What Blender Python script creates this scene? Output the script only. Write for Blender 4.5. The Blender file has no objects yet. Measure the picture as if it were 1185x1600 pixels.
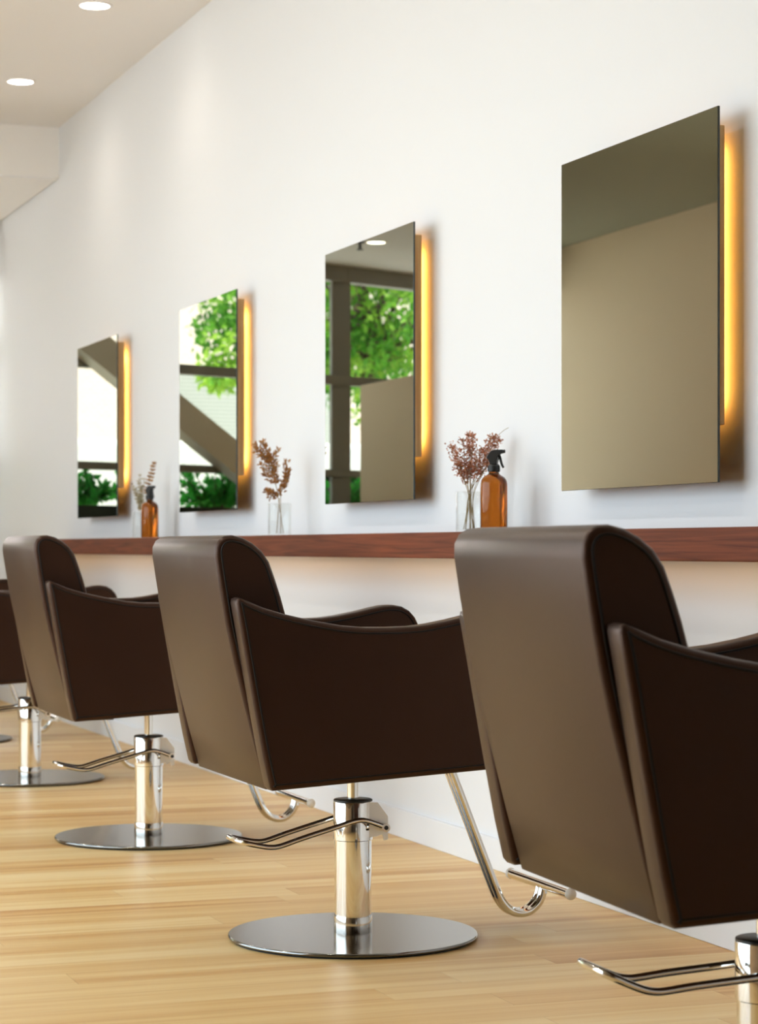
import bpy, bmesh, math, random
from mathutils import Vector, Matrix
random.seed(7)
C = bpy.context.scene.collection
PI = math.pi
R = math.radians

# ------------------------------------------------------------------ measures
WALL = 2.4812            # inner face of the mirror wall (x), camera stands at x = 0, y = 0
CEIL = 3.10
SOFF = 2.83
WEST = -2.13             # inner face of the opposite wall
YAW = 0.3472             # camera turned from the wall's direction
CH_X, CH_Y, CH_S = 1.7335, 4.9671, 1.9052
TOPZ, BOTZ = 0.942, 0.872    # shelf

# ------------------------------------------------------------------ materials
def new_mat(name):
    m = bpy.data.materials.new(name); m.use_nodes = True
    nt = m.node_tree
    return m, nt, nt.nodes, nt.links, nt.nodes['Principled BSDF']

def ramp(N, stops):
    r = N.new('ShaderNodeValToRGB'); e = r.color_ramp.elements
    while len(e) < len(stops): e.new(0.5)
    for k, (p, c) in enumerate(stops):
        e[k].position = p; e[k].color = (c[0], c[1], c[2], 1)
    return r

def plain(name, col, rough=0.5, metal=0.0, spec=0.5, noise=0.0, nscale=20, bump=0.0, bscale=200, coat=0.0):
    m, nt, N, L, b = new_mat(name)
    b.inputs['Base Color'].default_value = (*col, 1)
    b.inputs['Roughness'].default_value = rough
    b.inputs['Metallic'].default_value = metal
    b.inputs['Specular IOR Level'].default_value = spec
    if coat: b.inputs['Coat Weight'].default_value = coat; b.inputs['Coat Roughness'].default_value = 0.25
    tc = N.new('ShaderNodeTexCoord')
    if noise:
        n = N.new('ShaderNodeTexNoise'); n.inputs['Scale'].default_value = nscale; n.inputs['Detail'].default_value = 4
        L.new(tc.outputs['Object'], n.inputs['Vector'])
        r = ramp(N, [(0.3, [c * (1 - noise) for c in col]), (0.7, [min(1, c * (1 + noise)) for c in col])])
        L.new(n.outputs['Fac'], r.inputs['Fac']); L.new(r.outputs['Color'], b.inputs['Base Color'])
    if bump:
        n2 = N.new('ShaderNodeTexNoise'); n2.inputs['Scale'].default_value = bscale; n2.inputs['Detail'].default_value = 3
        L.new(tc.outputs['Object'], n2.inputs['Vector'])
        bp = N.new('ShaderNodeBump'); bp.inputs['Strength'].default_value = bump; bp.inputs['Distance'].default_value = 0.002
        L.new(n2.outputs['Fac'], bp.inputs['Height']); L.new(bp.outputs['Normal'], b.inputs['Normal'])
    return m

def wood_planks():
    m, nt, N, L, b = new_mat('oak_planks')
    tc = N.new('ShaderNodeTexCoord'); sp = N.new('ShaderNodeSeparateXYZ'); L.new(tc.outputs['Object'], sp.inputs[0])
    def math_(op, a, bb=None):
        n = N.new('ShaderNodeMath'); n.operation = op
        for k, v in enumerate((a, bb)):
            if v is None: continue
            if isinstance(v, (int, float)): n.inputs[k].default_value = v
            else: L.new(v, n.inputs[k])
        return n.outputs[0]
    row = math_('DIVIDE', sp.outputs['Y'], 0.125)
    rowi = math_('FLOOR', row)
    wn = N.new('ShaderNodeTexWhiteNoise'); wn.noise_dimensions = '1D'; L.new(rowi, wn.inputs['W'])
    col = math_('ADD', math_('DIVIDE', sp.outputs['X'], 1.7), math_('MULTIPLY', wn.outputs['Value'], 7.3))
    coli = math_('FLOOR', col)
    cx = N.new('ShaderNodeCombineXYZ'); L.new(rowi, cx.inputs[0]); L.new(coli, cx.inputs[1])
    wn2 = N.new('ShaderNodeTexWhiteNoise'); wn2.noise_dimensions = '2D'; L.new(cx.outputs[0], wn2.inputs['Vector'])
    # long grain
    mp = N.new('ShaderNodeMapping'); mp.inputs['Scale'].default_value = (0.45, 16, 1); L.new(tc.outputs['Object'], mp.inputs['Vector'])
    off = N.new('ShaderNodeVectorMath'); off.operation = 'ADD'; L.new(mp.outputs[0], off.inputs[0])
    o2 = N.new('ShaderNodeCombineXYZ'); L.new(math_('MULTIPLY', wn2.outputs['Value'], 31.0), o2.inputs[0]); L.new(o2.outputs[0], off.inputs[1])
    n1 = N.new('ShaderNodeTexNoise'); n1.inputs['Scale'].default_value = 1.0; n1.inputs['Detail'].default_value = 5; n1.inputs['Distortion'].default_value = 0.4
    L.new(off.outputs[0], n1.inputs['Vector'])
    mp2 = N.new('ShaderNodeMapping'); mp2.inputs['Scale'].default_value = (5, 190, 1); L.new(tc.outputs['Object'], mp2.inputs['Vector'])
    n2 = N.new('ShaderNodeTexNoise'); n2.inputs['Scale'].default_value = 1.0; n2.inputs['Detail'].default_value = 3; L.new(mp2.outputs[0], n2.inputs['Vector'])
    f = math_('ADD', math_('MULTIPLY', n1.outputs['Fac'], 0.62), math_('ADD', math_('MULTIPLY', wn2.outputs['Value'], 0.20), math_('MULTIPLY', n2.outputs['Fac'], 0.18)))
    r = ramp(N, FLOOR_STOPS)
    L.new(f, r.inputs['Fac'])
    # plank joints
    fr = math_('FRACT', row); ed = math_('LESS_THAN', fr, 0.022)
    frc = math_('FRACT', col); ed2 = math_('LESS_THAN', frc, 0.0018)
    e = math_('MULTIPLY', math_('MAXIMUM', ed, ed2), 0.16)
    mx = N.new('ShaderNodeMix'); mx.data_type = 'RGBA'; L.new(e, mx.inputs[0]); L.new(r.outputs['Color'], mx.inputs[6])
    mx.inputs[7].default_value = (0.30, 0.17, 0.07, 1)
    L.new(mx.outputs[2], b.inputs['Base Color'])
    b.inputs['Roughness'].default_value = 0.42
    b.inputs['Specular IOR Level'].default_value = 0.35
    return m
FLOOR_STOPS = [(0.27, (0.55, 0.27, 0.085)), (0.40, (0.70, 0.42, 0.155)), (0.56, (0.80, 0.56, 0.25)), (0.74, (0.87, 0.67, 0.36))]

def grain_wood(name, dark, light, scale=(40, 1.2, 40), rough=0.4, spec=0.25):
    m, nt, N, L, b = new_mat(name); b.inputs['Specular IOR Level'].default_value = spec
    tc = N.new('ShaderNodeTexCoord'); mp = N.new('ShaderNodeMapping'); mp.inputs['Scale'].default_value = scale
    L.new(tc.outputs['Object'], mp.inputs['Vector'])
    n = N.new('ShaderNodeTexNoise'); n.inputs['Scale'].default_value = 1.5; n.inputs['Detail'].default_value = 6; n.inputs['Distortion'].default_value = 1.2
    L.new(mp.outputs[0], n.inputs['Vector'])
    r = ramp(N, [(0.3, dark), (0.72, light)]); L.new(n.outputs['Fac'], r.inputs['Fac']); L.new(r.outputs['Color'], b.inputs['Base Color'])
    b.inputs['Roughness'].default_value = rough
    return m

def emit(name, col, strength):
    m, nt, N, L, b = new_mat(name)
    b.inputs['Base Color'].default_value = (*col, 1)
    b.inputs['Emission Color'].default_value = (*col, 1); b.inputs['Emission Strength'].default_value = strength
    return m

def clear_glass(name, tint=(1, 1, 1), refl=0.6, ior=1.45, rough=0.02, fac_max=None):
    m = bpy.data.materials.new(name); m.use_nodes = True
    nt = m.node_tree; N = nt.nodes; L = nt.links
    for n in list(N): N.remove(n)
    out = N.new('ShaderNodeOutputMaterial'); mix = N.new('ShaderNodeMixShader')
    t = N.new('ShaderNodeBsdfTransparent'); t.inputs['Color'].default_value = (*tint, 1)
    g = N.new('ShaderNodeBsdfGlossy'); g.inputs['Roughness'].default_value = rough; g.inputs['Color'].default_value = (refl, refl, refl, 1)
    f = N.new('ShaderNodeLayerWeight'); f.inputs['Blend'].default_value = 0.5
    pw = N.new('ShaderNodeMath'); pw.operation = 'POWER'; pw.inputs[1].default_value = 4.0; L.new(f.outputs['Facing'], pw.inputs[0])
    ma = N.new('ShaderNodeMath'); ma.operation = 'MULTIPLY_ADD'; ma.inputs[1].default_value = 0.55; ma.inputs[2].default_value = 0.03; L.new(pw.outputs[0], ma.inputs[0])
    L.new(ma.outputs[0], mix.inputs[0]); L.new(t.outputs[0], mix.inputs[1]); L.new(g.outputs[0], mix.inputs[2]); L.new(mix.outputs[0], out.inputs['Surface'])
    return m

def leaf_mat(name, stops, scale=1.5, trans=0.35):
    m, nt, N, L, b = new_mat(name)
    tc = N.new('ShaderNodeTexCoord'); n = N.new('ShaderNodeTexNoise'); n.inputs['Scale'].default_value = scale; n.inputs['Detail'].default_value = 5
    L.new(tc.outputs['Object'], n.inputs['Vector'])
    r = ramp(N, stops); L.new(n.outputs['Fac'], r.inputs['Fac']); L.new(r.outputs['Color'], b.inputs['Base Color'])
    b.inputs['Roughness'].default_value = 0.55
    if trans:
        out = N['Material Output']; tr = N.new('ShaderNodeBsdfTranslucent'); L.new(r.outputs['Color'], tr.inputs['Color'])
        mix = N.new('ShaderNodeMixShader'); mix.inputs[0].default_value = trans
        L.new(b.outputs[0], mix.inputs[1]); L.new(tr.outputs[0], mix.inputs[2]); L.new(mix.outputs[0], out.inputs['Surface'])
    return m

def siding_mat(name, a, bcol, step):
    m, nt, N, L, b = new_mat(name)
    tc = N.new('ShaderNodeTexCoord'); w = N.new('ShaderNodeTexWave'); w.wave_type = 'BANDS'; w.bands_direction = 'Z'
    w.inputs['Scale'].default_value = step; L.new(tc.outputs['Object'], w.inputs['Vector'])
    r = ramp(N, [(0.15, bcol), (0.5, a)]); L.new(w.outputs['Fac'], r.inputs['Fac']); L.new(r.outputs['Color'], b.inputs['Base Color'])
    b.inputs['Roughness'].default_value = 0.7
    return m

def brick_mat():
    m, nt, N, L, b = new_mat('pale_brick')
    tc = N.new('ShaderNodeTexCoord'); mp = N.new('ShaderNodeMapping'); mp.inputs['Rotation'].default_value = (R(90), 0, 0)
    L.new(tc.outputs['Object'], mp.inputs['Vector'])
    k = N.new('ShaderNodeTexBrick'); k.inputs['Scale'].default_value = 4.5
    k.inputs['Color1'].default_value = (0.82, 0.68, 0.64, 1); k.inputs['Color2'].default_value = (0.76, 0.64, 0.60, 1); k.inputs['Mortar'].default_value = (0.82, 0.79, 0.76, 1)
    L.new(mp.outputs[0], k.inputs['Vector']); L.new(k.outputs['Color'], b.inputs['Base Color']); b.inputs['Roughness'].default_value = 0.85
    return m

M = {}
M['wall'] = plain('white_wall_paint', (0.795, 0.81, 0.84), 0.7, spec=0.25, bump=0.05, bscale=90)
M['ceiling'] = plain('ceiling_paint', (0.88, 0.87, 0.87), 0.8, spec=0.2)
M['cream'] = plain('cream_wall_paint', (0.73, 0.585, 0.42), 0.75, spec=0.2)
M['taupe'] = plain('dark_taupe_paint', (0.16, 0.14, 0.12), 0.7)
M['soffit'] = plain('soffit_white_paint', (0.93, 0.90, 0.87), 0.7, spec=0.2)
M['ceil_shaded'] = plain('shaded_ceiling_tone', (0.40, 0.40, 0.32), 0.8, spec=0.2)  # dimness of the mirrored ceiling side put into its colour
M['trimgrey'] = plain('grey_frame_paint', (0.29, 0.28, 0.255), 0.5)
M['bracepaint'] = plain('taupe_steel_paint', (0.82, 0.75, 0.66), 0.55)
M['floor'] = wood_planks()
M['shelf'] = grain_wood('dark_walnut', (0.085, 0.020, 0.009), (0.205, 0.055, 0.023), (45, 1.4, 45), 0.5, 0.15)
M['pine'] = grain_wood('pine_batten', (0.66, 0.36, 0.13), (0.86, 0.58, 0.28), (60, 60, 1.5), 0.5)
M['leather'] = plain('brown_leather', (0.022, 0.0108, 0.0075), 0.34, spec=0.42, noise=0.10, nscale=9, bump=0.12, bscale=420)
for nd in M['leather'].node_tree.nodes:
    if nd.type == 'BSDF_PRINCIPLED':
        nd.inputs['Specular Tint'].default_value = (1.0, 0.60, 0.44, 1); nd.inputs['Sheen Weight'].default_value = 0.05; nd.inputs['Sheen Roughness'].default_value = 0.35; nd.inputs['Sheen Tint'].default_value = (1.0, 0.68, 0.50, 1)
M['piping'] = plain('dark_piping_leather', (0.006, 0.004, 0.0035), 0.55, spec=0.3)
M['chrome'] = plain('polished_chrome', (0.86, 0.85, 0.83), 0.06, metal=1.0)
M['steel'] = plain('brushed_steel', (0.23, 0.224, 0.214), 0.14, metal=1.0, bump=0.02, bscale=500)
M['black'] = plain('black_plastic', (0.012, 0.012, 0.012), 0.35)
M['rubber'] = plain('black_rubber', (0.015, 0.015, 0.015), 0.7)
M['cap'] = plain('pale_end_cap', (0.75, 0.70, 0.62), 0.35)
M['glass'] = clear_glass('clear_vase_glass', (0.965, 0.97, 0.965), 0.9, 1.45)
M['pane'] = clear_glass('window_glass', (0.97, 0.98, 0.97), 0.6, 1.35)
M['led'] = emit('warm_led_tape', (1.0, 0.60, 0.13), 5.0)
M['led2'] = emit('soft_warm_led_tape', (1.0, 0.58, 0.26), 4.0)
M['lamp'] = emit('downlight_diffuser', (1.0, 0.93, 0.82), 14.0)
m, nt, N, L, b = new_mat('smoked_mirror')
b.inputs['Metallic'].default_value = 1.0; b.inputs['Roughness'].default_value = 0.0; b.inputs['Base Color'].default_value = (0.48, 0.48, 0.425, 1)
b.inputs['Specular Tint'].default_value = (0.48, 0.48, 0.425, 1)
M['mirror'] = m
m, nt, N, L, b = new_mat('amber_glass')
b.inputs['Base Color'].default_value = (0.46, 0.13, 0.014, 1); b.inputs['Transmission Weight'].default_value = 0.92; b.inputs['Roughness'].default_value = 0.04; b.inputs['IOR'].default_value = 1.36
M['amber'] = m
M['stem'] = plain('dry_stem', (0.36, 0.27, 0.13), 0.8)
M['rust'] = leaf_mat('rust_dried_petals', [(0.3, (0.34, 0.13, 0.035)), (0.7, (0.62, 0.33, 0.10))], 60, 0.2)
M['pink'] = leaf_mat('pink_dried_petals', [(0.3, (0.42, 0.13, 0.06)), (0.7, (0.66, 0.33, 0.19))], 80, 0.2)
M['creamfl'] = leaf_mat('cream_dried_petals', [(0.3, (0.40, 0.36, 0.20)), (0.7, (0.66, 0.58, 0.40))], 80, 0.2)
M['leaf'] = leaf_mat('tree_leaves', [(0.32, (0.02, 0.11, 0.015)), (0.48, (0.11, 0.36, 0.03)), (0.64, (0.45, 0.70, 0.10))], 1.9, 0.5)
M['shrub'] = leaf_mat('shrub_leaves', [(0.3, (0.03, 0.20, 0.03)), (0.7, (0.07, 0.58, 0.07))], 4, 0.5)
M['bark'] = plain('bark', (0.10, 0.07, 0.05), 0.9, bump=0.5, bscale=30)
M['planter'] = plain('dark_planter', (0.035, 0.05, 0.045), 0.7)
M['brick'] = brick_mat()
M['shutter'] = siding_mat('grey_shutter', (0.50, 0.53, 0.53), (0.28, 0.30, 0.31), 5.5)
M['pave'] = plain('grey_paving', (0.66, 0.64, 0.60), 0.85, noise=0.08, nscale=3)
M['asphalt'] = plain('grey_asphalt', (0.34, 0.34, 0.33), 0.9, noise=0.08, nscale=3)
M['vanwhite'] = plain('white_car_paint', (0.80, 0.82, 0.84), 0.3, coat=0.5)
M['tinted'] = plain('dark_tinted_glass', (0.25, 0.28, 0.30), 0.1)
M['tyre'] = plain('tyre_rubber', (0.03, 0.03, 0.03), 0.8)

# ------------------------------------------------------------------ mesh helpers
def obj(name, bm, mat, parent=None, smooth=None, loc=None, recalc=True):
    if recalc: bmesh.ops.recalc_face_normals(bm, faces=bm.faces[:])
    me = bpy.data.meshes.new(name); bm.to_mesh(me); bm.free()
    mats = mat if isinstance(mat, (list, tuple)) else [mat]
    for mm in mats: me.materials.append(mm)
    if smooth is not None:
        me.shade_flat() if not smooth else me.shade_smooth()
        if isinstance(smooth, (int, float)) and not isinstance(smooth, bool):
            try: me.set_sharp_from_angle(angle=R(smooth))
            except Exception: pass
    o = bpy.data.objects.new(name, me); C.objects.link(o)
    if parent: o.parent = parent
    if loc: o.location = loc
    return o

def thing(name, label, cat, loc=(0, 0, 0), rz=0, group=None):
    o = bpy.data.objects.new(name, None); C.objects.link(o); o.empty_display_size = 0.1
    o.location = loc; o.rotation_euler = (0, 0, rz); o['label'] = label; o['category'] = cat
    if group: o['group'] = group
    return o

def tag(o, label, cat, group=None):
    o['label'] = label; o['category'] = cat
    if group: o['group'] = group
    return o

def struct(name, bm, mat, parent=None, smooth=None, label=None):
    o = obj(name, bm, mat, parent, smooth)
    if not parent: o['kind'] = 'structure'
    if label: o['label'] = label
    return o

def box(bm, x0, x1, y0, y1, z0, z1, bev=0.0, seg=2, mi=0):
    r = bmesh.ops.create_cube(bm, size=1.0, matrix=Matrix.Translation(((x0 + x1) / 2, (y0 + y1) / 2, (z0 + z1) / 2)) @ Matrix.Diagonal((abs(x1 - x0), abs(y1 - y0), abs(z1 - z0), 1)))
    vs = r['verts']
    if bev:
        es = list({e for v in vs for e in v.link_edges})
        bmesh.ops.bevel(bm, geom=es, offset=bev, segments=seg, affect='EDGES', profile=0.5)
    return vs

def xbox(bm, p0, p1, depth, z0, z1, side=1, bev=0.0):
    """upright slab along the ground line p0-p1, grown by depth to one side"""
    a = Vector((p0[0], p0[1], 0)); b_ = Vector((p1[0], p1[1], 0)); d = (b_ - a); n = Vector((-d.y, d.x, 0)).normalized() * depth * side
    c = [a, b_, b_ + n, a + n]
    vs = [bm.verts.new((p.x, p.y, z)) for z in (z0, z1) for p in c]
    F = [(3, 2, 1, 0), (4, 5, 6, 7), (0, 1, 5, 4), (1, 2, 6, 5), (2, 3, 7, 6), (3, 0, 4, 7)]
    fs = [bm.faces.new([vs[i] for i in f]) for f in F]
    if bev:
        bmesh.ops.bevel(bm, geom=list({e for f in fs for e in f.edges}), offset=bev, segments=2, affect='EDGES', profile=0.5)

def lathe(bm, prof, segs=32, c=(0, 0, 0), cap0=True, cap1=True):
    rings = []
    for r, z in prof:
        rings.append([bm.verts.new((c[0] + r * math.cos(2 * PI * k / segs), c[1] + r * math.sin(2 * PI * k / segs), c[2] + z)) for k in range(segs)])
    for a, b_ in zip(rings, rings[1:]):
        for k in range(segs):
            bm.faces.new((a[k], a[(k + 1) % segs], b_[(k + 1) % segs], b_[k]))
    if cap0: bm.faces.new(rings[0][::-1])
    if cap1: bm.faces.new(rings[-1])

def catmull(pts, n=6, closed=False):
    P = [Vector(p) for p in pts]; out = []
    m = len(P)
    for i in range(m if closed else m - 1):
        if closed: p0, p1, p2, p3 = P[(i - 1) % m], P[i], P[(i + 1) % m], P[(i + 2) % m]
        else: p0, p1, p2, p3 = P[max(i - 1, 0)], P[i], P[i + 1], P[min(i + 2, m - 1)]
        for k in range(n):
            t = k / n
            out.append(0.5 * ((2 * p1) + (p2 - p0) * t + (2 * p0 - 5 * p1 + 4 * p2 - p3) * t * t + (3 * p1 - p0 - 3 * p2 + p3) * t ** 3))
    if not closed: out.append(P[-1])
    return out

def tube(bm, pts, r, segs=10, closed=False, cap=True):
    P = [Vector(p) for p in pts]; n = len(P)
    rad = r if callable(r) else (lambda t: r)
    T = []
    for i in range(n):
        a = P[(i - 1) % n] if (closed or i > 0) else P[i]; b_ = P[(i + 1) % n] if (closed or i < n - 1) else P[i]
        t = (b_ - a); T.append(t.normalized() if t.length > 1e-9 else Vector((0, 0, 1)))
    up = Vector((0, 0, 1)) if abs(T[0].z) < 0.9 else Vector((1, 0, 0))
    u = T[0].cross(up).normalized(); rings = []
    for i in range(n):
        u = (u - T[i] * u.dot(T[i])).normalized(); w = T[i].cross(u)
        rr = rad(i / max(1, n - 1))
        rings.append([bm.verts.new(P[i] + u * rr * math.cos(2 * PI * k / segs) + w * rr * math.sin(2 * PI * k / segs)) for k in range(segs)])
    rng = range(n) if closed else range(n - 1)
    for i in rng:
        a, b_ = rings[i], rings[(i + 1) % n]
        for k in range(segs): bm.faces.new((a[k], a[(k + 1) % segs], b_[(k + 1) % segs], b_[k]))
    if cap and not closed:
        bm.faces.new(rings[0][::-1]); bm.faces.new(rings[-1])

def inset_poly(P, d):
    """offset a closed 2D outline inwards"""
    n = len(P); A = sum(P[i][0] * P[(i + 1) % n][1] - P[(i + 1) % n][0] * P[i][1] for i in range(n)); s = 1 if A > 0 else -1
    out = []
    for i in range(n):
        p0, p1, p2 = Vector(P[i - 1]), Vector(P[i]), Vector(P[(i + 1) % n])
        e1 = (p1 - p0).normalized(); e2 = (p2 - p1).normalized()
        n1 = Vector((-e1.y, e1.x)) * s; n2 = Vector((-e2.y, e2.x)) * s
        nn = (n1 + n2); nn.normalize(); k = max(0.45, nn.dot(n1))
        q = p1 + nn * (d / k); out.append((q.x, q.y))
    for _ in range(40):                      # pull together points whose edge turned over
        bad = False
        for i in range(n):
            j = (i + 1) % n; o = Vector(P[j]) - Vector(P[i]); e = Vector(out[j]) - Vector(out[i])
            if e.dot(o) < -1e-12:
                m = ((out[i][0] + out[j][0]) / 2, (out[i][1] + out[j][1]) / 2); out[i] = m; out[j] = m; bad = True
        if not bad: break
    return out

def upholstered(bm, prof, y0, y1, r=0.014, n=4, crown=0.004):
    """a padded panel: side outline prof in (x, z), rounded along both edges, slightly crowned sides"""
    seq = []
    for k in range(n + 1):
        a = (PI / 2) * k / n; seq.append((r * (1 - math.sin(a)), r * (1 - math.cos(a))))   # (inset, distance from the face)
    side0 = [(i, d) for i, d in seq]            # from face edge (inset r, depth 0) to full outline
    rings = []
    extra = []
    for ins, d in extra: rings.append((inset_poly(prof, ins), y0 + d))
    for ins, d in side0: rings.append((inset_poly(prof, ins) if ins > 1e-6 else prof, y0 + d))
    for ins, d in reversed(side0): rings.append((inset_poly(prof, ins) if ins > 1e-6 else prof, y1 - d))
    for ins, d in reversed(extra): rings.append((inset_poly(prof, ins), y1 - d))
    V = [[bm.verts.new((p[0], y, p[1])) for p in ring] for ring, y in rings]
    m = len(prof)
    for a, b_ in zip(V, V[1:]):
        for k in range(m):
            f = bm.faces.new((a[k], a[(k + 1) % m], b_[(k + 1) % m], b_[k])); f.smooth = True
    f0 = bm.faces.new(V[0][::-1]); f1 = bm.faces.new(V[-1])
    bmesh.ops.remove_doubles(bm, verts=V[0] + V[1] + V[-1] + V[-2], dist=1e-5)
    for f in bm.faces:
        if abs(f.normal.y) > 0.999 or len(f.verts) > 4: f.smooth = False
    bmesh.ops.triangulate(bm, faces=[f for f in bm.faces if len(f.verts) > 4])

def flake(bm, p, d, l, w, roll=0.0):
    """one small folded leaf or petal from p along d"""
    d = Vector(d).normalized(); a = Vector((0, 0, 1)) if abs(d.z) < 0.9 else Vector((1, 0, 0))
    s = d.cross(a).normalized(); nrm = s.cross(d); s2 = s * math.cos(roll) + nrm * math.sin(roll); nrm = s2.cross(d)
    p = Vector(p); mid = p + d * l * 0.5
    v = [bm.verts.new(q) for q in (p, mid + s2 * w * 0.5 + nrm * w * 0.18, p + d * l, mid - s2 * w * 0.5 + nrm * w * 0.18)]
    bm.faces.new((v[0], v[1], v[2])); bm.faces.new((v[0], v[2], v[3]))

def frame_ring(bm, ax, d0, d1, u0, u1, z0, z1, w):
    """one closed rectangular frame; ax 'x' lies in the y-z plane"""
    def P(d, u, z): return (d, u, z) if ax == 'x' else (u, d, z)
    o = [(u0, z0), (u1, z0), (u1, z1), (u0, z1)]; i = [(u0 + w, z0 + w), (u1 - w, z0 + w), (u1 - w, z1 - w), (u0 + w, z1 - w)]
    O0, I0, O1, I1 = ([bm.verts.new(P(d, u, z)) for u, z in q] for q, d in ((o, d0), (i, d0), (o, d1), (i, d1)))
    for k in range(4):
        j = (k + 1) % 4
        bm.faces.new((O0[k], O0[j], I0[j], I0[k])); bm.faces.new((O1[k], I1[k], I1[j], O1[j]))
        bm.faces.new((O0[k], O1[k], O1[j], O0[j])); bm.faces.new((I0[k], I0[j], I1[j], I1[k]))

def rdir():
    while True:
        v = Vector((random.uniform(-1, 1), random.uniform(-1, 1), random.uniform(-1, 1)))
        if 0.05 < v.length < 1: return v.normalized()

# ------------------------------------------------------------------ the room
A_ = (2.48, 13.60); B_ = (-0.26, 14.85); C_ = (-2.13, 15.75)      # the bent window front at the far end
def lerp2(p, q, t): return (p[0] + (q[0] - p[0]) * t, p[1] + (q[1] - p[1]) * t)

bm = bmesh.new(); box(bm, WEST - 0.2, WALL + 0.2, -2.7, 16.0, -0.1, 0.0); struct('floor', bm, M['floor'])
bm = bmesh.new(); box(bm, 0.9, WALL + 0.5, -2.8, 16.1, CEIL, CEIL + 0.25); struct('ceiling', bm, M['ceiling'])
bm = bmesh.new(); box(bm, WEST - 0.3, 0.9, -2.8, 16.1, CEIL, CEIL + 0.25); struct('ceiling_west', bm, M['ceil_shaded'])
bm = bmesh.new(); box(bm, WALL, WALL + 0.2, -2.7, 13.62, 0, CEIL); struct('wall_east', bm, M['wall'])
bm = bmesh.new(); box(bm, WEST - 0.2, WALL + 0.2, -2.9, -2.7, 0, CEIL); struct('wall_south', bm, M['taupe'])
# opposite wall: solid beyond the shop window
bm = bmesh.new()
WY0, WY1, WZ0, WZ1 = 3.0, 10.4, 0.12, 2.98
box(bm, WEST - 0.2, WEST, WY1, 15.9, 0, CEIL); box(bm, WEST - 0.2, WEST, -2.7, WY0, 0, CEIL)
box(bm, WEST - 0.2, WEST, WY0, WY1, 0, WZ0); box(bm, WEST - 0.2, WEST, WY0, WY1, WZ1, CEIL)
struct('wall_west', bm, M['cream'])
# baseboard on the mirror wall
bm = bmesh.new(); box(bm, WALL - 0.012, WALL, -2.69, 13.6, 0, 0.088, 0.003); struct('baseboard_east', bm, M['wall'])
# dropped ceiling over the far bay, its free edge slanting
bm = bmesh.new()
poly = [(WALL, 11.787), (-0.20, 11.787), (-1.45, 15.5), (WALL, 15.5)]
lo = [bm.verts.new((x, y, SOFF)) for x, y in poly]; hi = [bm.verts.new((x, y, CEIL)) for x, y in poly]
bm.faces.new(lo); bm.faces.new(hi[::-1])
for k in range(4): bm.faces.new((lo[k], lo[(k + 1) % 4], hi[(k + 1) % 4], hi[k]))
bmesh.ops.bevel(bm, geom=[e for e in bm.edges if all(abs(v.co.z - SOFF) < 1e-4 for v in e.verts)], offset=0.008, segments=2, affect='EDGES')
for f in bm.faces: f.material_index = 1 if f.normal.y < -0.9 or f.calc_center_median().y < 11.79 and abs(f.normal.z) < 0.5 else 0
struct('ceiling_soffit', bm, [M['ceiling'], M['soffit']])

def bay_window(name, p, q, posts):
    root = bpy.data.objects.new(name, None); C.objects.link(root); root['kind'] = 'structure'
    def part(nm, bm, mat): o = obj(nm, bm, mat, root); return o
    bm = bmesh.new(); xbox(bm, p, q, 0.10, 2.725, CEIL); part('header', bm, M['trimgrey'])
    bm = bmesh.new(); xbox(bm, p, q, 0.08, 2.018, 2.08); part('rail', bm, M['trimgrey'])
    bm = bmesh.new(); xbox(bm, p, q, 0.08, 1.388, 1.435); part('rail', bm, M['trimgrey'])
    bm = bmesh.new(); xbox(bm, p, q, 0.12, 0.0, 0.55); part('sill_wall', bm, M['trimgrey'])
    for t in posts:
        a = lerp2(p, q, t - 0.03); c = lerp2(p, q, t + 0.03)
        bm = bmesh.new(); xbox(bm, a, c, 0.10, 0.55, 2.73); part('mullion', bm, M['trimgrey'])
    for z0, z1 in ((0.55, 1.388), (1.435, 2.018), (2.08, 2.725)):
        d = Vector((q[0] - p[0], q[1] - p[1])).normalized(); n = Vector((-d.y, d.x)) * 0.035
        bm = bmesh.new(); v = [bm.verts.new(c) for c in ((p[0] + n.x, p[1] + n.y, z0), (q[0] + n.x, q[1] + n.y, z0), (q[0] + n.x, q[1] + n.y, z1), (p[0] + n.x, p[1] + n.y, z1))]
        bm.faces.new(v); bmesh.ops.solidify(bm, geom=bm.faces[:], thickness=0.008); part('pane', bm, M['pane'])
    return root
bay_window('window_1', A_, B_, [])          # outward is +y, the slab grows outwards
bay_window('window_2', B_, C_, [0.97])
for w in ('window_1', 'window_2'):
    pass
bm = bmesh.new(); xbox(bm, (-0.185, 14.755), (-0.335, 14.80), 0.03, 0.0, SOFF + 0.02, -1); struct('trim_1', bm, M['trimgrey'], label='grey corner post of the far window')
# raking steel brace crossing the far window, just inside the glass
d2 = Vector((B_[0] - A_[0], B_[1] - A_[1])).normalized(); nin = Vector((d2.y, -d2.x));
if nin.y > 0: nin = -nin
def bay(s, z, off): return (A_[0] + d2.x * s + nin.x * off, A_[1] + d2.y * s + nin.y * off, z)
bm = bmesh.new()
def brace_z(s): return 1.615 - 0.585 * (s - 1.508)
cor = []
for s in (-0.0, 2.75):
    zl = brace_z(s)
    for off, z in ((0.20, zl), (0.08, zl), (0.08, zl + 0.225), (0.20, zl + 0.225)): cor.append(bm.verts.new(bay(s, z, off)))
for f in ((0, 1, 2, 3), (7, 6, 5, 4), (0, 4, 5, 1), (1, 5, 6, 2), (2, 6, 7, 3), (3, 7, 4, 0)): bm.faces.new([cor[i] for i in f])
struct('trim_2', bm, M['bracepaint'], label='taupe diagonal brace across the far window')

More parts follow.
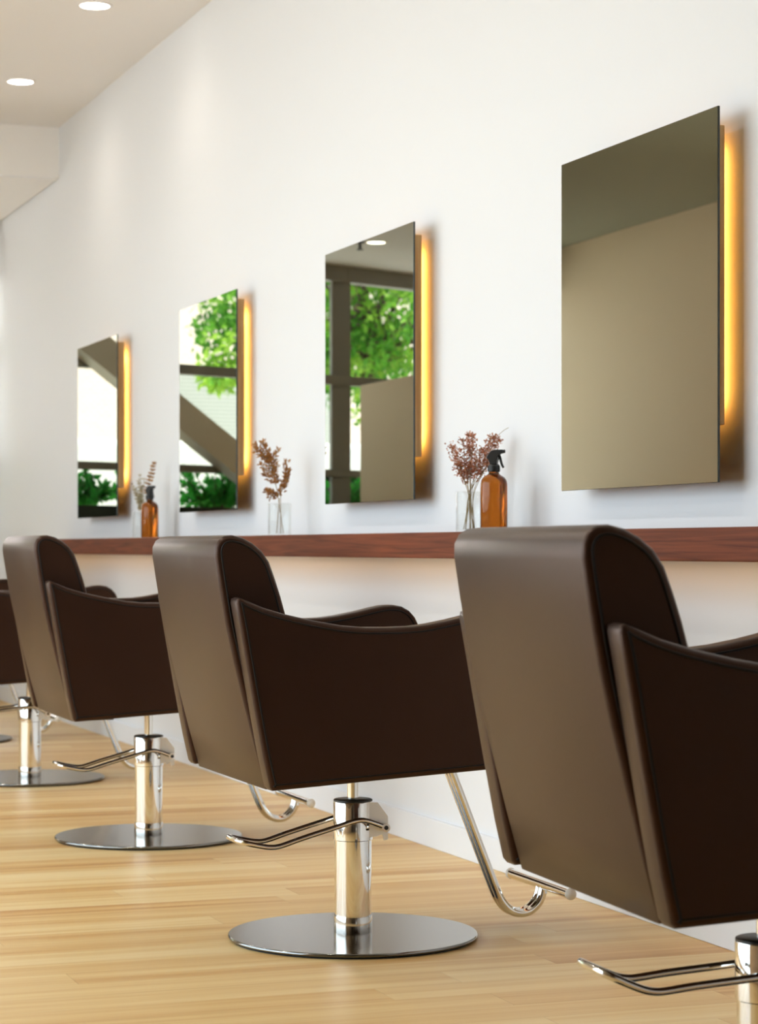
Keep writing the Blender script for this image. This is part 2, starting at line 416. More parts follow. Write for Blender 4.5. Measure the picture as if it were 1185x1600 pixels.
# shop window in the opposite wall
win = bpy.data.objects.new('window_3', None); C.objects.link(win); win['kind'] = 'structure'
bm = bmesh.new()
frame_ring(bm, 'x', WEST - 0.13, WEST - 0.05, WY0, WY1, WZ0, WZ1, 0.07)
obj('window_frame', bm, M['trimgrey'], win)
for k in (1, 2):
    y = WY0 + (WY1 - WY0) * k / 3
    bm = bmesh.new(); box(bm, WEST - 0.13, WEST - 0.05, y - 0.035, y + 0.035, WZ0 + 0.07, WZ1 - 0.07); obj('mullion', bm, M['trimgrey'], win)
bm = bmesh.new(); box(bm, WEST - 0.096, WEST - 0.088, WY0 + 0.06, WY1 - 0.06, WZ0 + 0.06, WZ1 - 0.06); obj('pane', bm, M['pane'], win)

# freestanding cream partition seen in the second mirror
p = thing('partition', 'cream freestanding room divider reflected in the second mirror', 'room divider', (0, 12.5, 0))
bm = bmesh.new(); box(bm, -0.10, 0, -1.20, 1.15, 0.06, 1.932, 0.004); obj('panel', bm, M['cream'], p)
bm = bmesh.new(); box(bm, -0.09, -0.01, -1.18, 1.13, 0.0, 0.06); obj('plinth', bm, M['trimgrey'], p)

# ------------------------------------------------------------------ downlights, sprinkler
def downlight(x, y, z, label, watts):
    t = thing('downlight', label, 'ceiling light', (x, y, z), 0, 'round recessed downlights')
    bm = bmesh.new(); lathe(bm, [(0.058, -0.001), (0.060, -0.006), (0.070, -0.005), (0.073, 0.0)], 40, cap0=False, cap1=False); obj('trim_ring', bm, M['ceiling'], t, smooth=True)
    bm = bmesh.new(); lathe(bm, [(0.0585, -0.004), (0.0585, -0.0005)], 40); obj('diffuser', bm, M['lamp'], t)
    li = bpy.data.lights.new('downlight_lamp', 'SPOT'); li.energy = watts * 0.22; li.color = (1.0, 0.86, 0.70); li.spot_size = R(150); li.spot_blend = 1.0; li.shadow_soft_size = 0.06
    lo_ = bpy.data.objects.new('downlight_lamp', li); C.objects.link(lo_); lo_.parent = t; lo_.location = (0, 0, -0.02)
downlight(2.056, 9.068, CEIL, 'round lit downlight at the top edge of the picture', 26)
downlight(2.062, 10.665, CEIL, 'round lit downlight next to the dropped ceiling', 26)
downlight(-0.058, 13.512, SOFF, 'round lit downlight reflected in the second mirror', 20)
t = thing('sprinkler', 'small black ceiling sprinkler reflected beside a downlight', 'sprinkler', (0.037, 13.547, SOFF))
bm = bmesh.new(); lathe(bm, [(0.030, -0.008), (0.034, 0.0)], 20); obj('escutcheon', bm, M['black'], t)
bm = bmesh.new(); lathe(bm, [(0.012, -0.045), (0.010, -0.008)], 12); lathe(bm, [(0.022, -0.052), (0.022, -0.046)], 16); obj('head', bm, M['black'], t)

# ------------------------------------------------------------------ mirrors
ML = ['large square smoked mirror reflecting only a cream wall and ceiling',
      'square smoked mirror reflecting green leaves and a cream room divider',
      'square smoked mirror reflecting a slanted brace and pale shutter',
      'smallest looking square mirror, farthest down the wall, reflecting a white street']
MT = 0.075; MS = 0.828; MZ0, MZ1 = 1.0445, 1.8735
def make_mirror():
    t = thing('wall_mirror', ML[0], 'mirror', (WALL, 4.872, 0), 0, 'backlit square wall mirrors')
    bm = bmesh.new(); box(bm, -MT, -MT + 0.006, -MS / 2, MS / 2, MZ0, MZ1, 0.0008, 1)
    bm.faces.ensure_lookup_table()
    for f in bm.faces:
        f.material_index = 0 if f.normal.x < -0.9 else 1
    g = obj('mirror_glass', bm, [M['mirror'], M['edge']], t, recalc=True)
    f0 = -MT + 0.006; y0, y1 = -MS / 2 + 0.058, MS / 2 - 0.058; z0, z1 = MZ0 + 0.130, MZ1 - 0.030
    bm = bmesh.new(); box(bm, f0, f0 + 0.043, y0, y1, z0, z1, 0.001, 1); fr = obj('backing_board', bm, M['pine'], t)
    for zc in (z1 - 0.16, z0 + 0.16):
        bm = bmesh.new(); box(bm, f0 + 0.043, 0.0, -0.12, 0.12, zc - 0.02, zc + 0.02); obj('cleat', bm, M['pine'], t)
    bm = bmesh.new(); x0 = f0 + 0.043; frame_ring(bm, 'x', x0, x0 + 0.003, y0 + 0.045, y1 - 0.045, z0 + 0.045, z1 - 0.045, 0.035)
    led = obj('led_strip', bm, M['led'], fr)
    return t
M['edge'] = plain('dark_glass_edge', (0.02, 0.025, 0.02), 0.2)

def copy_tree(o, parent=None):
    c = o.copy(); C.objects.link(c)
    if parent: c.parent = parent
    for ch in list(o.children): copy_tree(ch, c)
    return c
m0 = make_mirror()
for i, y in enumerate((4.872, 6.762, 8.640, 10.575)):
    o = m0 if i == 0 else copy_tree(m0)
    o.location = (WALL, y, 0); o['label'] = ML[i]

# ------------------------------------------------------------------ shelf
t = thing('wall_shelf', 'long dark walnut shelf running along the white wall', 'shelf', (WALL, 7.2, 0))
bm = bmesh.new(); box(bm, -0.265, 0.0, -4.9, 4.35, BOTZ, TOPZ, 0.003, 2); obj('board', bm, M['shelf'], t)
SHELF_LED = True
if SHELF_LED:
    bm = bmesh.new(); box(bm, -0.065, -0.050, -4.4, 4.2, BOTZ - 0.0022, BOTZ - 0.0002); obj('led_strip', bm, M['led2'], t)

# ------------------------------------------------------------------ salon chair
VB, VA0, VA1 = 0.289, 0.2915, 0.351
BACK = [(-0.293, 0.380), (-0.318, 0.470), (-0.345, 0.575), (-0.365, 0.655), (-0.383, 0.735), (-0.397, 0.815), (-0.407, 0.880),
        (-0.4065, 0.902), (-0.399, 0.917), (-0.386, 0.9255), (-0.368, 0.9275), (-0.346, 0.922), (-0.324, 0.911), (-0.303, 0.894),
        (-0.286, 0.870), (-0.273, 0.835), (-0.260, 0.795), (-0.246, 0.745), (-0.215, 0.64), (-0.185, 0.53), (-0.170, 0.46), (-0.165, 0.395), (-0.170, 0.382)]
ARM = [(-0.297, 0.383), (-0.303, 0.390), (-0.318, 0.455), (-0.338, 0.560), (-0.356, 0.660), (-0.371, 0.745), (-0.378, 0.783), (-0.3765, 0.792), (-0.369, 0.7945),
       (-0.350, 0.787), (-0.318, 0.7735), (-0.272, 0.7595), (-0.210, 0.7455), (-0.140, 0.733), (-0.085, 0.7285), (-0.031, 0.728), (0.020, 0.7295), (0.060, 0.734),
       (0.110, 0.743), (0.150, 0.752), (0.180, 0.758), (0.205, 0.7595), (0.228, 0.756), (0.248, 0.745), (0.263, 0.729), (0.275, 0.705), (0.284, 0.670),
       (0.292, 0.600), (0.299, 0.500), (0.302, 0.432), (0.299, 0.422), (0.290, 0.418), (0.187, 0.412), (0.05, 0.404), (-0.10, 0.395), (-0.22, 0.3875)]
def ypts(prof, y): return [(p[0], y, p[1]) for p in prof]

def make_chair():
    t = thing('salon_chair', 'x', 'salon chair', (0, 0, 0), 0, 'brown leather salon chairs')
    # base
    bm = bmesh.new(); lathe(bm, [(0.284, 0.004), (0.2875, 0.0055), (0.289, 0.008), (0.2885, 0.0105), (0.2865, 0.0125), (0.05, 0.0135)], 96); base = obj('base', bm, M['steel'], t, smooth=40)
    bm = bmesh.new(); lathe(bm, [(0.280, 0.0), (0.280, 0.0042)], 64); obj('gasket', bm, M['rubber'], base)
    # column
    bm = bmesh.new(); lathe(bm, [(0.0428, 0.013), (0.0428, 0.226), (0.0428, 0.23)], 48); col = obj('column', bm, M['chrome'], t, smooth=40)
    bm = bmesh.new(); lathe(bm, [(0.0438, 0.0125), (0.0442, 0.014), (0.0442, 0.050), (0.0436, 0.0515)], 48); obj('base_collar', bm, M['steelring'], col, smooth=40)
    bm = bmesh.new(); lathe(bm, [(0.0440, 0.226), (0.0455, 0.2275), (0.0455, 0.3135), (0.0445, 0.316)], 48); cl = obj('pump_collar', bm, M['chrome'], t, smooth=40)
    bm = bmesh.new(); lathe(bm, [(0.0452, 0.3155), (0.0450, 0.3195), (0.042, 0.321)], 48); obj('top_cap', bm, M['black'], cl, smooth=40)
    bm = bmesh.new(); lathe(bm, [(0.0132, 0.285), (0.0132, 0.392)], 24); obj('piston', bm, M['chrome'], t, smooth=40)
    # bracket cheeks with pivot
    bm = bmesh.new()
    for s in (-1, 1):
        pr = [(0.018, 0.314), (0.048, 0.314), (0.073, 0.281), (0.073, 0.228), (0.064, 0.226), (0.061, 0.240), (0.018, 0.232)]
        y0, y1 = s * 0.030, s * 0.036
        a = [bm.verts.new((x, y0, z)) for x, z in pr]; b_ = [bm.verts.new((x, y1, z)) for x, z in pr]
        bm.faces.new(a); bm.faces.new(b_[::-1])
        for k in range(len(pr)): bm.faces.new((a[k], a[(k + 1) % len(pr)], b_[(k + 1) % len(pr)], b_[k]))
    box(bm, 0.040, 0.046, -0.0302, 0.0302, 0.290, 0.312)
    br = obj('pump_bracket', bm, M['satin'], t)
    bm = bmesh.new(); bmesh.ops.create_cone(bm, cap_ends=True, segments=20, radius1=0.010, radius2=0.010, depth=0.122, matrix=Matrix.Translation((0.060, 0, 0.258)) @ Matrix.Rotation(PI / 2, 4, 'X')); obj('pivot_bolt', bm, M['chrome'], br, smooth=40)
    bm = bmesh.new(); bmesh.ops.create_cone(bm, cap_ends=True, segments=16, radius1=0.005, radius2=0.005, depth=0.124, matrix=Matrix.Translation((0.060, 0, 0.258)) @ Matrix.Rotation(PI / 2, 4, 'X')); box(bm, 0.030, 0.058, -0.034, 0.034, 0.238, 0.262, 0.003); obj('pump_block', bm, M['black'], br)
    # pump lever, origin on its pivot
    bm = bmesh.new()
    side = [(0.0, 0.0), (-0.022, 0.009), (-0.050, 0.018), (-0.075, 0.017), (-0.12, 0.005), (-0.20, -0.0165), (-0.243, -0.0295), (-0.262, -0.0335), (-0.282, -0.0330), (-0.312, -0.0270), (-0.334, -0.0215)]
    pts = [(x, -0.055, z) for x, z in side] + [(-0.346, -0.043, -0.0185), (-0.349, -0.018, -0.0175), (-0.349, 0.018, -0.0175), (-0.346, 0.043, -0.0185)] + [(x, 0.055, z) for x, z in reversed(side)]
    tube(bm, catmull(pts, 5), 0.0062, 12)
    lv = obj('pump_lever', bm, M['chrome'], t, smooth=40, loc=(0.060, 0, 0.258))
    # footrest: twin bent tubes and the bar across
    for s in (-1, 1):
        path = [(0.215, 0.43), (0.232, 0.395), (0.25, 0.352), (0.285, 0.265), (0.322, 0.172), (0.352, 0.098), (0.368, 0.066), (0.388, 0.045), (0.412, 0.0365), (0.436, 0.039), (0.458, 0.055), (0.470, 0.076), (0.474, 0.096)]
        bm = bmesh.new(); tube(bm, catmull([(x, s * 0.0109, z) for x, z in path], 5), 0.0105, 12)
        if s == -1: foot = obj('footrest', bm, M['chrome'], t, smooth=40)
        else: obj('footrest_tube', bm, M['chrome'], foot, smooth=40)
    bm = bmesh.new(); tube(bm, [(0.475, -0.165, 0.100), (0.475, 0.19, 0.100)], 0.0122, 18); obj('footrest_bar', bm, M['chrome'], foot, smooth=40)
    for y in (-0.166, 0.191):
        bm = bmesh.new(); bmesh.ops.create_uvsphere(bm, u_segments=16, v_segments=10, radius=0.0138, matrix=Matrix.Translation((0.475, y, 0.100))); obj('end_cap', bm, M['cap'], foot, smooth=True)
    # seat
    bm = bmesh.new()
    seat = [(-0.165, 0.405), (-0.150, 0.395), (0.265, 0.418), (0.286, 0.430), (0.294, 0.46), (0.292, 0.505), (0.280, 0.530), (0.255, 0.540), (0.10, 0.535), (-0.165, 0.525)]
    upholstered(bm, seat, -0.2885, 0.2885, 0.016)
    st = obj('seat', bm, M['leather'], t)
    bm = bmesh.new(); box(bm, -0.09, 0.09, -0.09, 0.09, 0.388, 0.412, 0.004); obj('seat_plate', bm, M['black'], st)
    # backrest
    bm = bmesh.new(); upholstered(bm, BACK, -VB, VB, 0.012, 4, 0.004); bk = obj('backrest', bm, M['leather'], t)
    for s in (-1, 1):
        loop = inset_poly(BACK, 0.0135); bm = bmesh.new(); tube(bm, catmull(ypts(loop, s * (VB - 0.0002)), 3, True), 0.0022, 8, closed=True); obj('piping', bm, M['piping'], bk, smooth=True)
    # armrests
    for s in (-1, 1):
        y0, y1 = sorted((s * VA0, s * VA1))
        bm = bmesh.new(); upholstered(bm, ARM, y0, y1, 0.011, 4, 0.003); ar = obj('armrest', bm, M['leather'], t)
        for yy in (s * (VA1 - 0.0002), s * (VA0 + 0.0002)):
            loop = inset_poly(ARM, 0.0125); bm = bmesh.new(); tube(bm, catmull(ypts(loop, yy), 3, True), 0.0021, 8, closed=True); obj('piping', bm, M['piping'], ar, smooth=True)
    return t
M['satin'] = plain('satin_zinc', (0.88, 0.87, 0.86), 0.38, metal=0.75)
M['steelring'] = plain('satin_chrome', (0.62, 0.61, 0.59), 0.12, metal=1.0)

CL = {3: 'largest-looking brown leather salon chair, tall back before the red-brown shelf',
      2: 'brown leather salon chair showing its full side, pump lever and round base',
      1: 'brown leather salon chair with its back under the darker amber bottle',
      0: 'brown leather salon chair cut off, only armrest, column and half its base visible',
      -1: 'farthest brown salon chair, only footrest tube and base rim visible'}
proto = make_chair()
cfg = [(3, -3.80, 0.0047, 11.0, 0.0), (2, -0.50, 0.0, 0.0, 0.0), (1, -1.21, 0.010, 0.0, -0.0055), (0, -1.0, 0.0, 9.0, 0.0), (-1, -1.0, 0.0, 0.0, 0.0)]
for n, (i, deg, dz, lev, dx) in enumerate(cfg):
    o = proto if n == 0 else copy_tree(proto)
    o.location = (CH_X + dx, CH_Y + (2 - i) * CH_S, 0); o.rotation_euler = (0, 0, R(deg)); o['label'] = CL[i]
    for ch in o.children:
        nm = ch.name.split('.')[0]
        if nm in ('seat', 'backrest', 'armrest', 'footrest'): ch.location.z = dz
        if nm in ('pump_collar', 'pump_bracket'): ch.location.z = -0.014 if i == 3 else 0.0
        if nm == 'pump_lever': ch.location.z = 0.228 if i == 3 else 0.258
        if nm == 'pump_lever': ch.rotation_euler = (0, R(lev), 0)

# ------------------------------------------------------------------ bottles and vases on the shelf
def make_bottle():
    t = thing('spray_bottle', 'x', 'spray bottle', (0, 0, 0), 0, 'amber spray bottles on the shelf')
    prof = [(0.030, 0.0), (0.0345, 0.0012), (0.0365, 0.005), (0.0365, 0.124), (0.0359, 0.131), (0.0340, 0.1385), (0.0305, 0.1445), (0.0250, 0.149), (0.0190, 0.1525), (0.0148, 0.156), (0.0132, 0.162), (0.0132, 0.168)]
    bm = bmesh.new(); lathe(bm, prof, 40); obj('body', bm, M['amber'], t, smooth=50)
    bm = bmesh.new(); lathe(bm, [(0.0155, 0.161), (0.0160, 0.163), (0.0160, 0.177), (0.0145, 0.180), (0.0115, 0.182)], 28)
    for k in range(28):
        a = 2 * PI * k / 28; box(bm, 0.0158 * math.cos(a) - 0.0006, 0.0158 * math.cos(a) + 0.0006, 0.0158 * math.sin(a) - 0.0006, 0.0158 * math.sin(a) + 0.0006, 0.163, 0.177)
    obj('collar', bm, M['black'], t)
    # trigger head, nozzle towards +x
    pr = [(-0.018, 0.196), (-0.019, 0.200), (-0.012, 0.212), (-0.004, 0.219), (0.004, 0.2205), (0.026, 0.2205), (0.027, 0.211), (0.014, 0.209), (0.011, 0.200), (0.010, 0.181), (-0.010, 0.181), (-0.011, 0.194)]
    bm = bmesh.new()
    a = [bm.verts.new((x, -0.0095, z)) for x, z in pr]; b_ = [bm.verts.new((x, 0.0095, z)) for x, z in pr]
    bm.faces.new(a[::-1]); bm.faces.new(b_)
    for k in range(len(pr)): bm.faces.new((a[k], a[(k + 1) % len(pr)], b_[(k + 1) % len(pr)], b_[k]))
    bmesh.ops.bevel(bm, geom=bm.edges[:], offset=0.0018, segments=2, affect='EDGES', profile=0.5)
    hd = obj('spray_head', bm, M['black'], t)
    bm = bmesh.new(); tube(bm, [(0.026, 0, 0.2158), (0.031, 0, 0.2158)], 0.0045, 12); obj('nozzle', bm, M['black'], hd)
    bm = bmesh.new(); tube(bm, catmull([(0.012, 0, 0.209), (0.0165, 0, 0.200), (0.019, 0, 0.190), (0.022, 0, 0.180), (0.0265, 0, 0.172)], 4), lambda q: 0.0042 - 0.0012 * q, 10); obj('trigger', bm, M['black'], hd)
    return t
bot = make_bottle()
for n, (y, rz, lab) in enumerate(((5.619, -35, 'amber glass spray bottle with black trigger beside the pink dried flowers'),
                                  (9.367, -62, 'dark amber spray bottle beside the small cream and rust dried bunch'))):
    o = bot if n == 0 else copy_tree(bot)
    o.location = (2.36, y, TOPZ); o.rotation_euler = (0, 0, R(rz)); o['label'] = lab

def make_vase():
    t = thing('glass_vase', 'x', 'vase', (0, 0, 0), 0, 'clear glass vases on the shelf')
    bm = bmesh.new(); lathe(bm, [(0.039, 0.0), (0.040, 0.002), (0.040, 0.111), (0.0393, 0.1125), (0.0382, 0.111), (0.0382, 0.008), (0.0, 0.0075)], 40, cap1=False)
    obj('body', bm, M['glass'], t, smooth=50)
    return t
vs = make_vase()
for n, (y, lab) in enumerate(((7.535, 'clear glass cylinder vase holding golden rust plumes'), (5.785, 'clear glass cylinder vase half behind the lighter amber bottle'), (9.51, 'clear glass cylinder vase half behind the darker amber bottle'))):
    o = vs if n == 0 else copy_tree(vs)
    o.location = (2.36, y, TOPZ); o['label'] = lab

LAT = Vector((math.cos(YAW), -math.sin(YAW), 0))      # across the view, used to fan the stems
def stem(bm, a, b_, bend=0.0, r=0.0012):
    a = Vector(a); b_ = Vector(b_); mid = (a + b_) / 2 + LAT * bend
    pts = catmull([a, mid, b_], 5); tube(bm, pts, r, 5); return pts

def plume(bm, sm, a, b_, n, l, spread, bend=0.0, lean=0):
    pts = stem(sm, a, b_, bend, 0.0011)
    for k in range(n):
        f = (k / n) ** 0.9; q = pts[min(len(pts) - 1, int(f * (len(pts) - 1)))]
        t = (Vector(b_) - Vector(a)).normalized(); s = rdir(); s = (s - t * s.dot(t)).normalized()
        p = q + s * spread * (1 - f * 0.7) * random.random()
        flake(bm, p, (t * 0.9 + s * 0.8 + rdir() * 0.3), l * random.uniform(0.6, 1.2), l * 0.45, random.uniform(0, PI))

# golden plumes in the middle vase
base = Vector((2.36, 7.535, TOPZ))
t = thing('dried_flowers', 'golden rust dried plumes standing in a vase between two mirrors', 'dried flowers', base, 0)
pm, sm = bmesh.new(), bmesh.new()
def at(dx, dz, dd=0.0): v = LAT * dx; return Vector((v.x + dd * 0.3, v.y + dd, dz))
stem(sm, at(0.014, 0.009), at(-0.006, 0.14)); stem(sm, at(0.004, 0.009), at(0.004, 0.15)); stem(sm, at(-0.01, 0.009), at(0.0, 0.13))
main = [at(-0.004, 0.14), at(-0.02, 0.205), at(-0.028, 0.255), at(-0.045, 0.30)]
tube(sm, catmull(main, 5), 0.0013, 5)
for (a, b_, n) in ((at(-0.012, 0.18), at(-0.030, 0.275), 130), (at(-0.028, 0.255), at(-0.088, 0.318), 110), (at(-0.03, 0.27), at(-0.058, 0.328), 80), (at(-0.025, 0.25), at(-0.004, 0.300), 40),
                   (at(-0.022, 0.225), at(-0.062, 0.280), 50), (at(-0.018, 0.205), at(-0.070, 0.252), 50), (at(-0.015, 0.185), at(-0.058, 0.218), 34), (at(-0.03, 0.26), at(-0.085, 0.292), 30), (at(-0.02, 0.215), at(-0.006, 0.245), 20),
                   (at(-0.004, 0.135), at(-0.048, 0.158), 70), (at(-0.02, 0.15), at(-0.036, 0.130), 20), (at(0.0, 0.14), at(0.022, 0.19), 60), (at(0.012, 0.17), at(0.030, 0.232), 90), (at(0.02, 0.20), at(0.024, 0.262), 50)):
    plume(pm, sm, a, b_, n, 0.016, 0.010)
obj('blossoms', pm, M['rust'], t, recalc=False); obj('stems', sm, M['stem'], t)

# pink cloud by the first bottle
base = Vector((2.36, 5.785, TOPZ))
t = thing('dried_flowers', 'cloud of pink rust dried blossoms rising behind an amber bottle', 'dried flowers', base, 0)
pm, sm = bmesh.new(), bmesh.new()
for (dx, dz) in ((-0.055, 0.245), (-0.04, 0.225), (-0.02, 0.26), (-0.005, 0.275), (0.005, 0.27), (0.0, 0.235), (0.03, 0.235), (0.055, 0.265), (0.068, 0.272), (-0.03, 0.20), (0.015, 0.205), (-0.005, 0.19), (0.045, 0.23), (0.078, 0.262)):
    foot = at(random.uniform(-0.02, 0.022), 0.009, random.uniform(-0.015, 0.015)); knot = at(random.uniform(-0.006, 0.010), 0.105, random.uniform(-0.008, 0.008)); tip = at(dx, dz, random.uniform(-0.02, 0.02))
    pts = catmull([foot, knot, (knot + tip) / 2 + LAT * dx * 0.1, tip], 5); tube(sm, pts, 0.0009, 5)
    for k in range(95):
        f = 1 - random.random() ** 1.3 * 0.38; q = pts[int(f * (len(pts) - 1))]; s = rdir()
        p = q + s * 0.016 * random.random() ** 0.6
        for j in range(2): flake(pm, p, rdir() + Vector((0, 0, 0.4)), random.uniform(0.004, 0.008), 0.005, random.uniform(0, PI))
tube(sm, catmull([at(0.05, 0.24), at(0.085, 0.275), at(0.105, 0.288)], 4), 0.0006, 4)
obj('blossoms', pm, M['pink'], t, recalc=False); obj('stems', sm, M['stem'], t)

# cream tuft and rust plume by the far bottle
base = Vector((2.36, 9.51, TOPZ))
t = thing('dried_flowers', 'small cream tuft with one rust plume behind the dark amber bottle', 'dried flowers', base, 0)
pm, sm, qm = bmesh.new(), bmesh.new(), bmesh.new()
stem(sm, at(0.0, 0.009), at(0.005, 0.13)); stem(sm, at(0.01, 0.009), at(0.0, 0.12))
for (dx, dz, n) in ((-0.042, 0.235, 70), (-0.028, 0.215, 70), (-0.012, 0.25, 60), (0.0, 0.225, 60), (-0.02, 0.19, 60), (0.012, 0.258, 40), (-0.008, 0.275, 40)):
    plume(qm, sm, at(0.0, 0.12), at(dx, dz, random.uniform(-0.01, 0.01)), n, 0.013, 0.010)
plume(pm, sm, at(0.02, 0.19), at(0.052, 0.325), 170, 0.015, 0.014); stem(sm, at(0.004, 0.11), at(0.02, 0.19))
b1 = obj('blossoms', pm, M['rust'], t, recalc=False); b2 = obj('tuft', qm, M['creamfl'], t, recalc=False); obj('stems', sm, M['stem'], t)

# ------------------------------------------------------------------ outside, seen in the mirrors
bm = bmesh.new(); box(bm, -40, 40, 16.1, 60, -0.22, -0.12); struct('ground', bm, M['pave'])
bm = bmesh.new(); box(bm, -40, WEST - 0.35, -25, 16.1, -0.22, -0.12); struct('ground_west', bm, M['asphalt'])
bd = thing('building', 'pale brick building with a grey roller shutter across the street', 'building', (-4, 33, -0.12))
bm = bmesh.new(); box(bm, -16, 16, 0, 6, 0, 8.5); obj('wall', bm, M['brick'], bd)
bm = bmesh.new(); box(bm, -2.35, 0.12, -0.06, 0.02, 0.0, 3.7); obj('shutter', bm, M['shutter'], bd)
bm = bmesh.new(); box(bm, -16.2, 16.2, -0.25, 6.2, 8.5, 8.8); obj('cornice', bm, M['wall'], bd)
for x in (-10, -6.2, 2.4, 6.0, 10):
    bm = bmesh.new(); box(bm, x - 0.7, x + 0.7, -0.04, 0.02, 5.0, 7.0); w = obj('window', bm, M['wall'], bd)
    bm = bmesh.new(); box(bm, x - 0.6, x + 0.6, -0.06, -0.035, 5.1, 6.9); obj('pane', bm, M['tinted'], w)

# white van at the kerb
vn = thing('van', 'white van parked in the street reflected in the farthest mirrors', 'van', (-1.5, 20.6, -0.12))
prof = [(-2.5, 0.35), (-2.55, 0.8), (-2.5, 1.0), (-1.75, 1.18), (-1.15, 1.86), (-0.9, 1.98), (2.3, 1.98), (2.45, 1.85), (2.5, 0.5), (2.45, 0.35)]
bm = bmesh.new()
a = [bm.verts.new((x, -0.9, z)) for x, z in prof]; b_ = [bm.verts.new((x, 0.9, z)) for x, z in prof]
bm.faces.new(a); bm.faces.new(b_[::-1])
for k in range(len(prof)): bm.faces.new((a[k], a[(k + 1) % len(prof)], b_[(k + 1) % len(prof)], b_[k]))
bmesh.ops.bevel(bm, geom=bm.edges[:], offset=0.06, segments=3, affect='EDGES', profile=0.5)
obj('body', bm, M['vanwhite'], vn)
pr = [(-1.35, 1.2), (-0.98, 1.72), (-0.2, 1.72), (-0.2, 1.2)]
for y in (-0.905, 0.905):
    bm = bmesh.new(); a = [bm.verts.new((x, y, z)) for x, z in pr]; bm.faces.new(a)
    bmesh.ops.solidify(bm, geom=bm.faces[:], thickness=0.02); obj('side_window', bm, M['tinted'], vn)
for x in (-1.7, 1.6):
    for y in (-0.82, 0.82):
        bm = bmesh.new(); bmesh.ops.create_cone(bm, cap_ends=True, segments=28, radius1=0.34, radius2=0.34, depth=0.2, matrix=Matrix.Translation((x, y, 0.34)) @ Matrix.Rotation(PI / 2, 4, 'X')); wh = obj('wheel', bm, M['tyre'], vn)
        bm = bmesh.new(); bmesh.ops.create_cone(bm, cap_ends=True, segments=20, radius1=0.19, radius2=0.19, depth=0.22, matrix=Matrix.Translation((x, y, 0.34)) @ Matrix.Rotation(PI / 2, 4, 'X')); obj('hub', bm, M['steel'], wh)

# street tree
tr = thing('tree', 'leafy green street tree outside the far window', 'tree', (-3.5, 23.2, -0.12))
bm = bmesh.new()
tube(bm, catmull([(0, 0, 0), (0.05, 0, 1.2), (-0.05, 0.05, 2.4), (0.1, 0, 3.6), (0.2, 0, 5.0)], 4), lambda q: 0.16 - 0.11 * q, 10)
blobs = []
for k in range(34):
    d = rdir(); p = Vector((-0.15 + d.x * 1.7, -0.6 + d.y * 1.3, 4.5 + d.z * 1.75)); blobs.append((p, random.uniform(0.35, 0.65)))
for k in range(16):
    blobs.append((Vector((random.uniform(-2.2, 0.9), random.uniform(0.5, 1.5), random.uniform(3.0, 5.6))), random.uniform(0.5, 0.7)))
blobs += [(Vector((1.95, -0.9, 2.80)), 0.22), (Vector((1.9, -0.9, 3.2)), 0.34), (Vector((1.7, -0.6, 3.6)), 0.40), (Vector((0.4, -0.4, 3.3)), 0.5), (Vector((-0.4, -0.4, 3.2)), 0.5), (Vector((1.1, -0.8, 3.1)), 0.4), (Vector((0.0, -0.6, 3.9)), 0.5), (Vector((0.9, -0.8, 3.9)), 0.5), (Vector((-0.8, -0.6, 3.9)), 0.5)]
for p, r in blobs:
    if random.random() < 0.6: tube(bm, catmull([(0.08, 0, 2.8 + random.random()), (p * 0.5 + Vector((0, 0, 1.6))), p], 4), lambda q: 0.035 - 0.025 * q, 5)
obj('trunk', bm, M['bark'], tr, smooth=True)
bm = bmesh.new()
for p, r in blobs:
    for k in range(430):
        d = rdir(); q = p + Vector((d.x * r * 1.15, d.y * r * 1.15, d.z * r * 0.85)) * random.random() ** 0.45
        flake(bm, q, rdir() + Vector((0, -0.2, -0.4)), random.uniform(0.07, 0.135), random.uniform(0.04, 0.07), random.uniform(0, PI))
obj('crown', bm, M['leaf'], tr, recalc=False)

# planter and shrubs just outside the far window
def out(s, off):
    return (A_[0] + d2.x * s - nin.x * off, A_[1] + d2.y * s - nin.y * off)
bm = bmesh.new(); a = out(0.30, 0.20); c = out(3.75, 0.20); xbox(bm, a, c, 0.45, -0.12, 1.16, 1)
pl = obj('planter', bm, M['planter'], None); tag(pl, 'long dark planter box outside the far window', 'planter')
SL = ['shrub at the near end of the dark planter', 'low shrub second along the dark planter', 'bushy shrub third along the dark planter', 'shrub fourth along the dark planter behind the slanted brace', 'shrub fifth along the dark planter', 'shrub at the corner post end of the dark planter']
for k in range(6):
    s = 0.45 + k * 0.60; x, y = out(s, 0.42)
    sh = thing('shrub', 'dark green leafy ' + SL[k], 'shrub', (x, y, 1.16), 0, 'shrubs in the planter')
    bm = bmesh.new(); st_ = bmesh.new()
    for j in range(34):
        tip = Vector((random.uniform(-0.265, 0.265), random.uniform(-0.15, 0.15), random.uniform(0.05, 0.25)))
        tube(st_, [(tip.x * 0.3, tip.y * 0.3, -0.02), tip * 0.6, tip], 0.004, 5)
        for q in range(22):
            f = random.uniform(0.1, 1.0); flake(bm, Vector((tip.x * (0.35 + 0.65 * f), tip.y * (0.35 + 0.65 * f), tip.z * f)), rdir() + Vector((0, 0, 0.7)), random.uniform(0.045, 0.085), random.uniform(0.025, 0.045), random.uniform(0, PI))
    obj('leaves', bm, M['shrub'], sh, recalc=False); obj('stems', st_, M['bark'], sh)

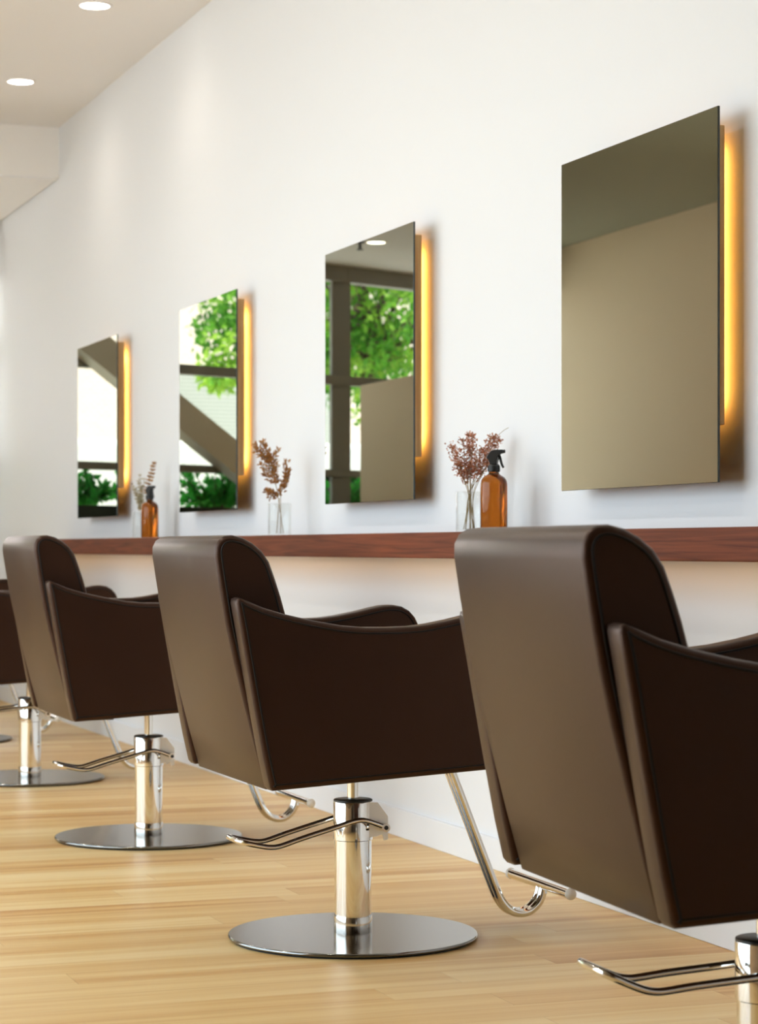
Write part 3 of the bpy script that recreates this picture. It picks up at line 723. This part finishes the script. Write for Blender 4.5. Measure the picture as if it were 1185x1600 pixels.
# ------------------------------------------------------------------ light
w = bpy.data.worlds.new('sky'); bpy.context.scene.world = w; w.use_nodes = True
nt = w.node_tree; N = nt.nodes; L = nt.links; bg = N['Background']
tc = N.new('ShaderNodeTexCoord'); sp = N.new('ShaderNodeSeparateXYZ'); L.new(tc.outputs['Generated'], sp.inputs[0])
r = ramp(N, [(0.0, (0.80, 0.91, 1.0)), (0.25, (0.78, 0.90, 1.0)), (1.0, (0.55, 0.72, 1.0))]); L.new(sp.outputs['Z'], r.inputs['Fac']); L.new(r.outputs['Color'], bg.inputs['Color'])
bg.inputs['Strength'].default_value = 4.0

def aim(o, tgt): o.rotation_euler = (Vector(tgt) - o.location).to_track_quat('-Z', 'Y').to_euler()
li = bpy.data.lights.new('daylight', 'AREA'); li.shape = 'RECTANGLE'; li.size = 2.0; li.size_y = 1.3; li.energy = 28; li.color = (0.80, 0.91, 1.0)
lo_ = bpy.data.objects.new('daylight', li); C.objects.link(lo_); lo_.location = (-6.0, 5.4, 3.6); aim(lo_, (2.4, 6.0, 1.2))
for y in (3.9, 5.5, 7.1, 8.7):                 # fill lights without fixtures, added out of view to brighten the floor
    for x in (0.35, -1.2):
        la = bpy.data.lights.new('fill_lamp', 'AREA'); la.shape = 'DISK'; la.size = 0.12; la.energy = 8; la.color = (1.0, 0.95, 0.89)
        lb = bpy.data.objects.new('fill_lamp', la); C.objects.link(lb); lb.location = (x, y, CEIL - 0.01)
su = bpy.data.lights.new('sun', 'SUN'); su.energy = 15.0; su.angle = R(1.0); su.color = (1.0, 0.95, 0.86)
so = bpy.data.objects.new('sun', su); C.objects.link(so); so.location = (6, -8, 20); aim(so, (0, 0, 0))

# ------------------------------------------------------------------ camera
cam = bpy.data.cameras.new('camera'); co = bpy.data.objects.new('camera', cam); C.objects.link(co)
co.location = (0, 0, 0.9); co.rotation_euler = (PI / 2, 0, -YAW)
cam.sensor_fit = 'VERTICAL'; cam.sensor_height = 36; cam.lens = 3557.85 / 1600 * 36; cam.shift_y = 56.09 / 1600; cam.shift_x = 0
cam.clip_start = 0.05; cam.clip_end = 200
cam.dof.use_dof = True; cam.dof.focus_distance = 4.7; cam.dof.aperture_fstop = 8
sc = bpy.context.scene; sc.camera = co
vsn = sc.view_settings; vsn.view_transform = 'Standard'; vsn.look = 'None'; vsn.gamma = 1.0; vsn.exposure = 0.29
try: vsn.use_curve_mapping = False
except Exception: pass
cy = sc.cycles; cy.use_denoising = True; cy.max_bounces = 10; cy.diffuse_bounces = 5; cy.glossy_bounces = 5; cy.transmission_bounces = 8; cy.transparent_max_bounces = 16; cy.caustics_reflective = False; cy.caustics_refractive = False; cy.sample_clamp_indirect = 6
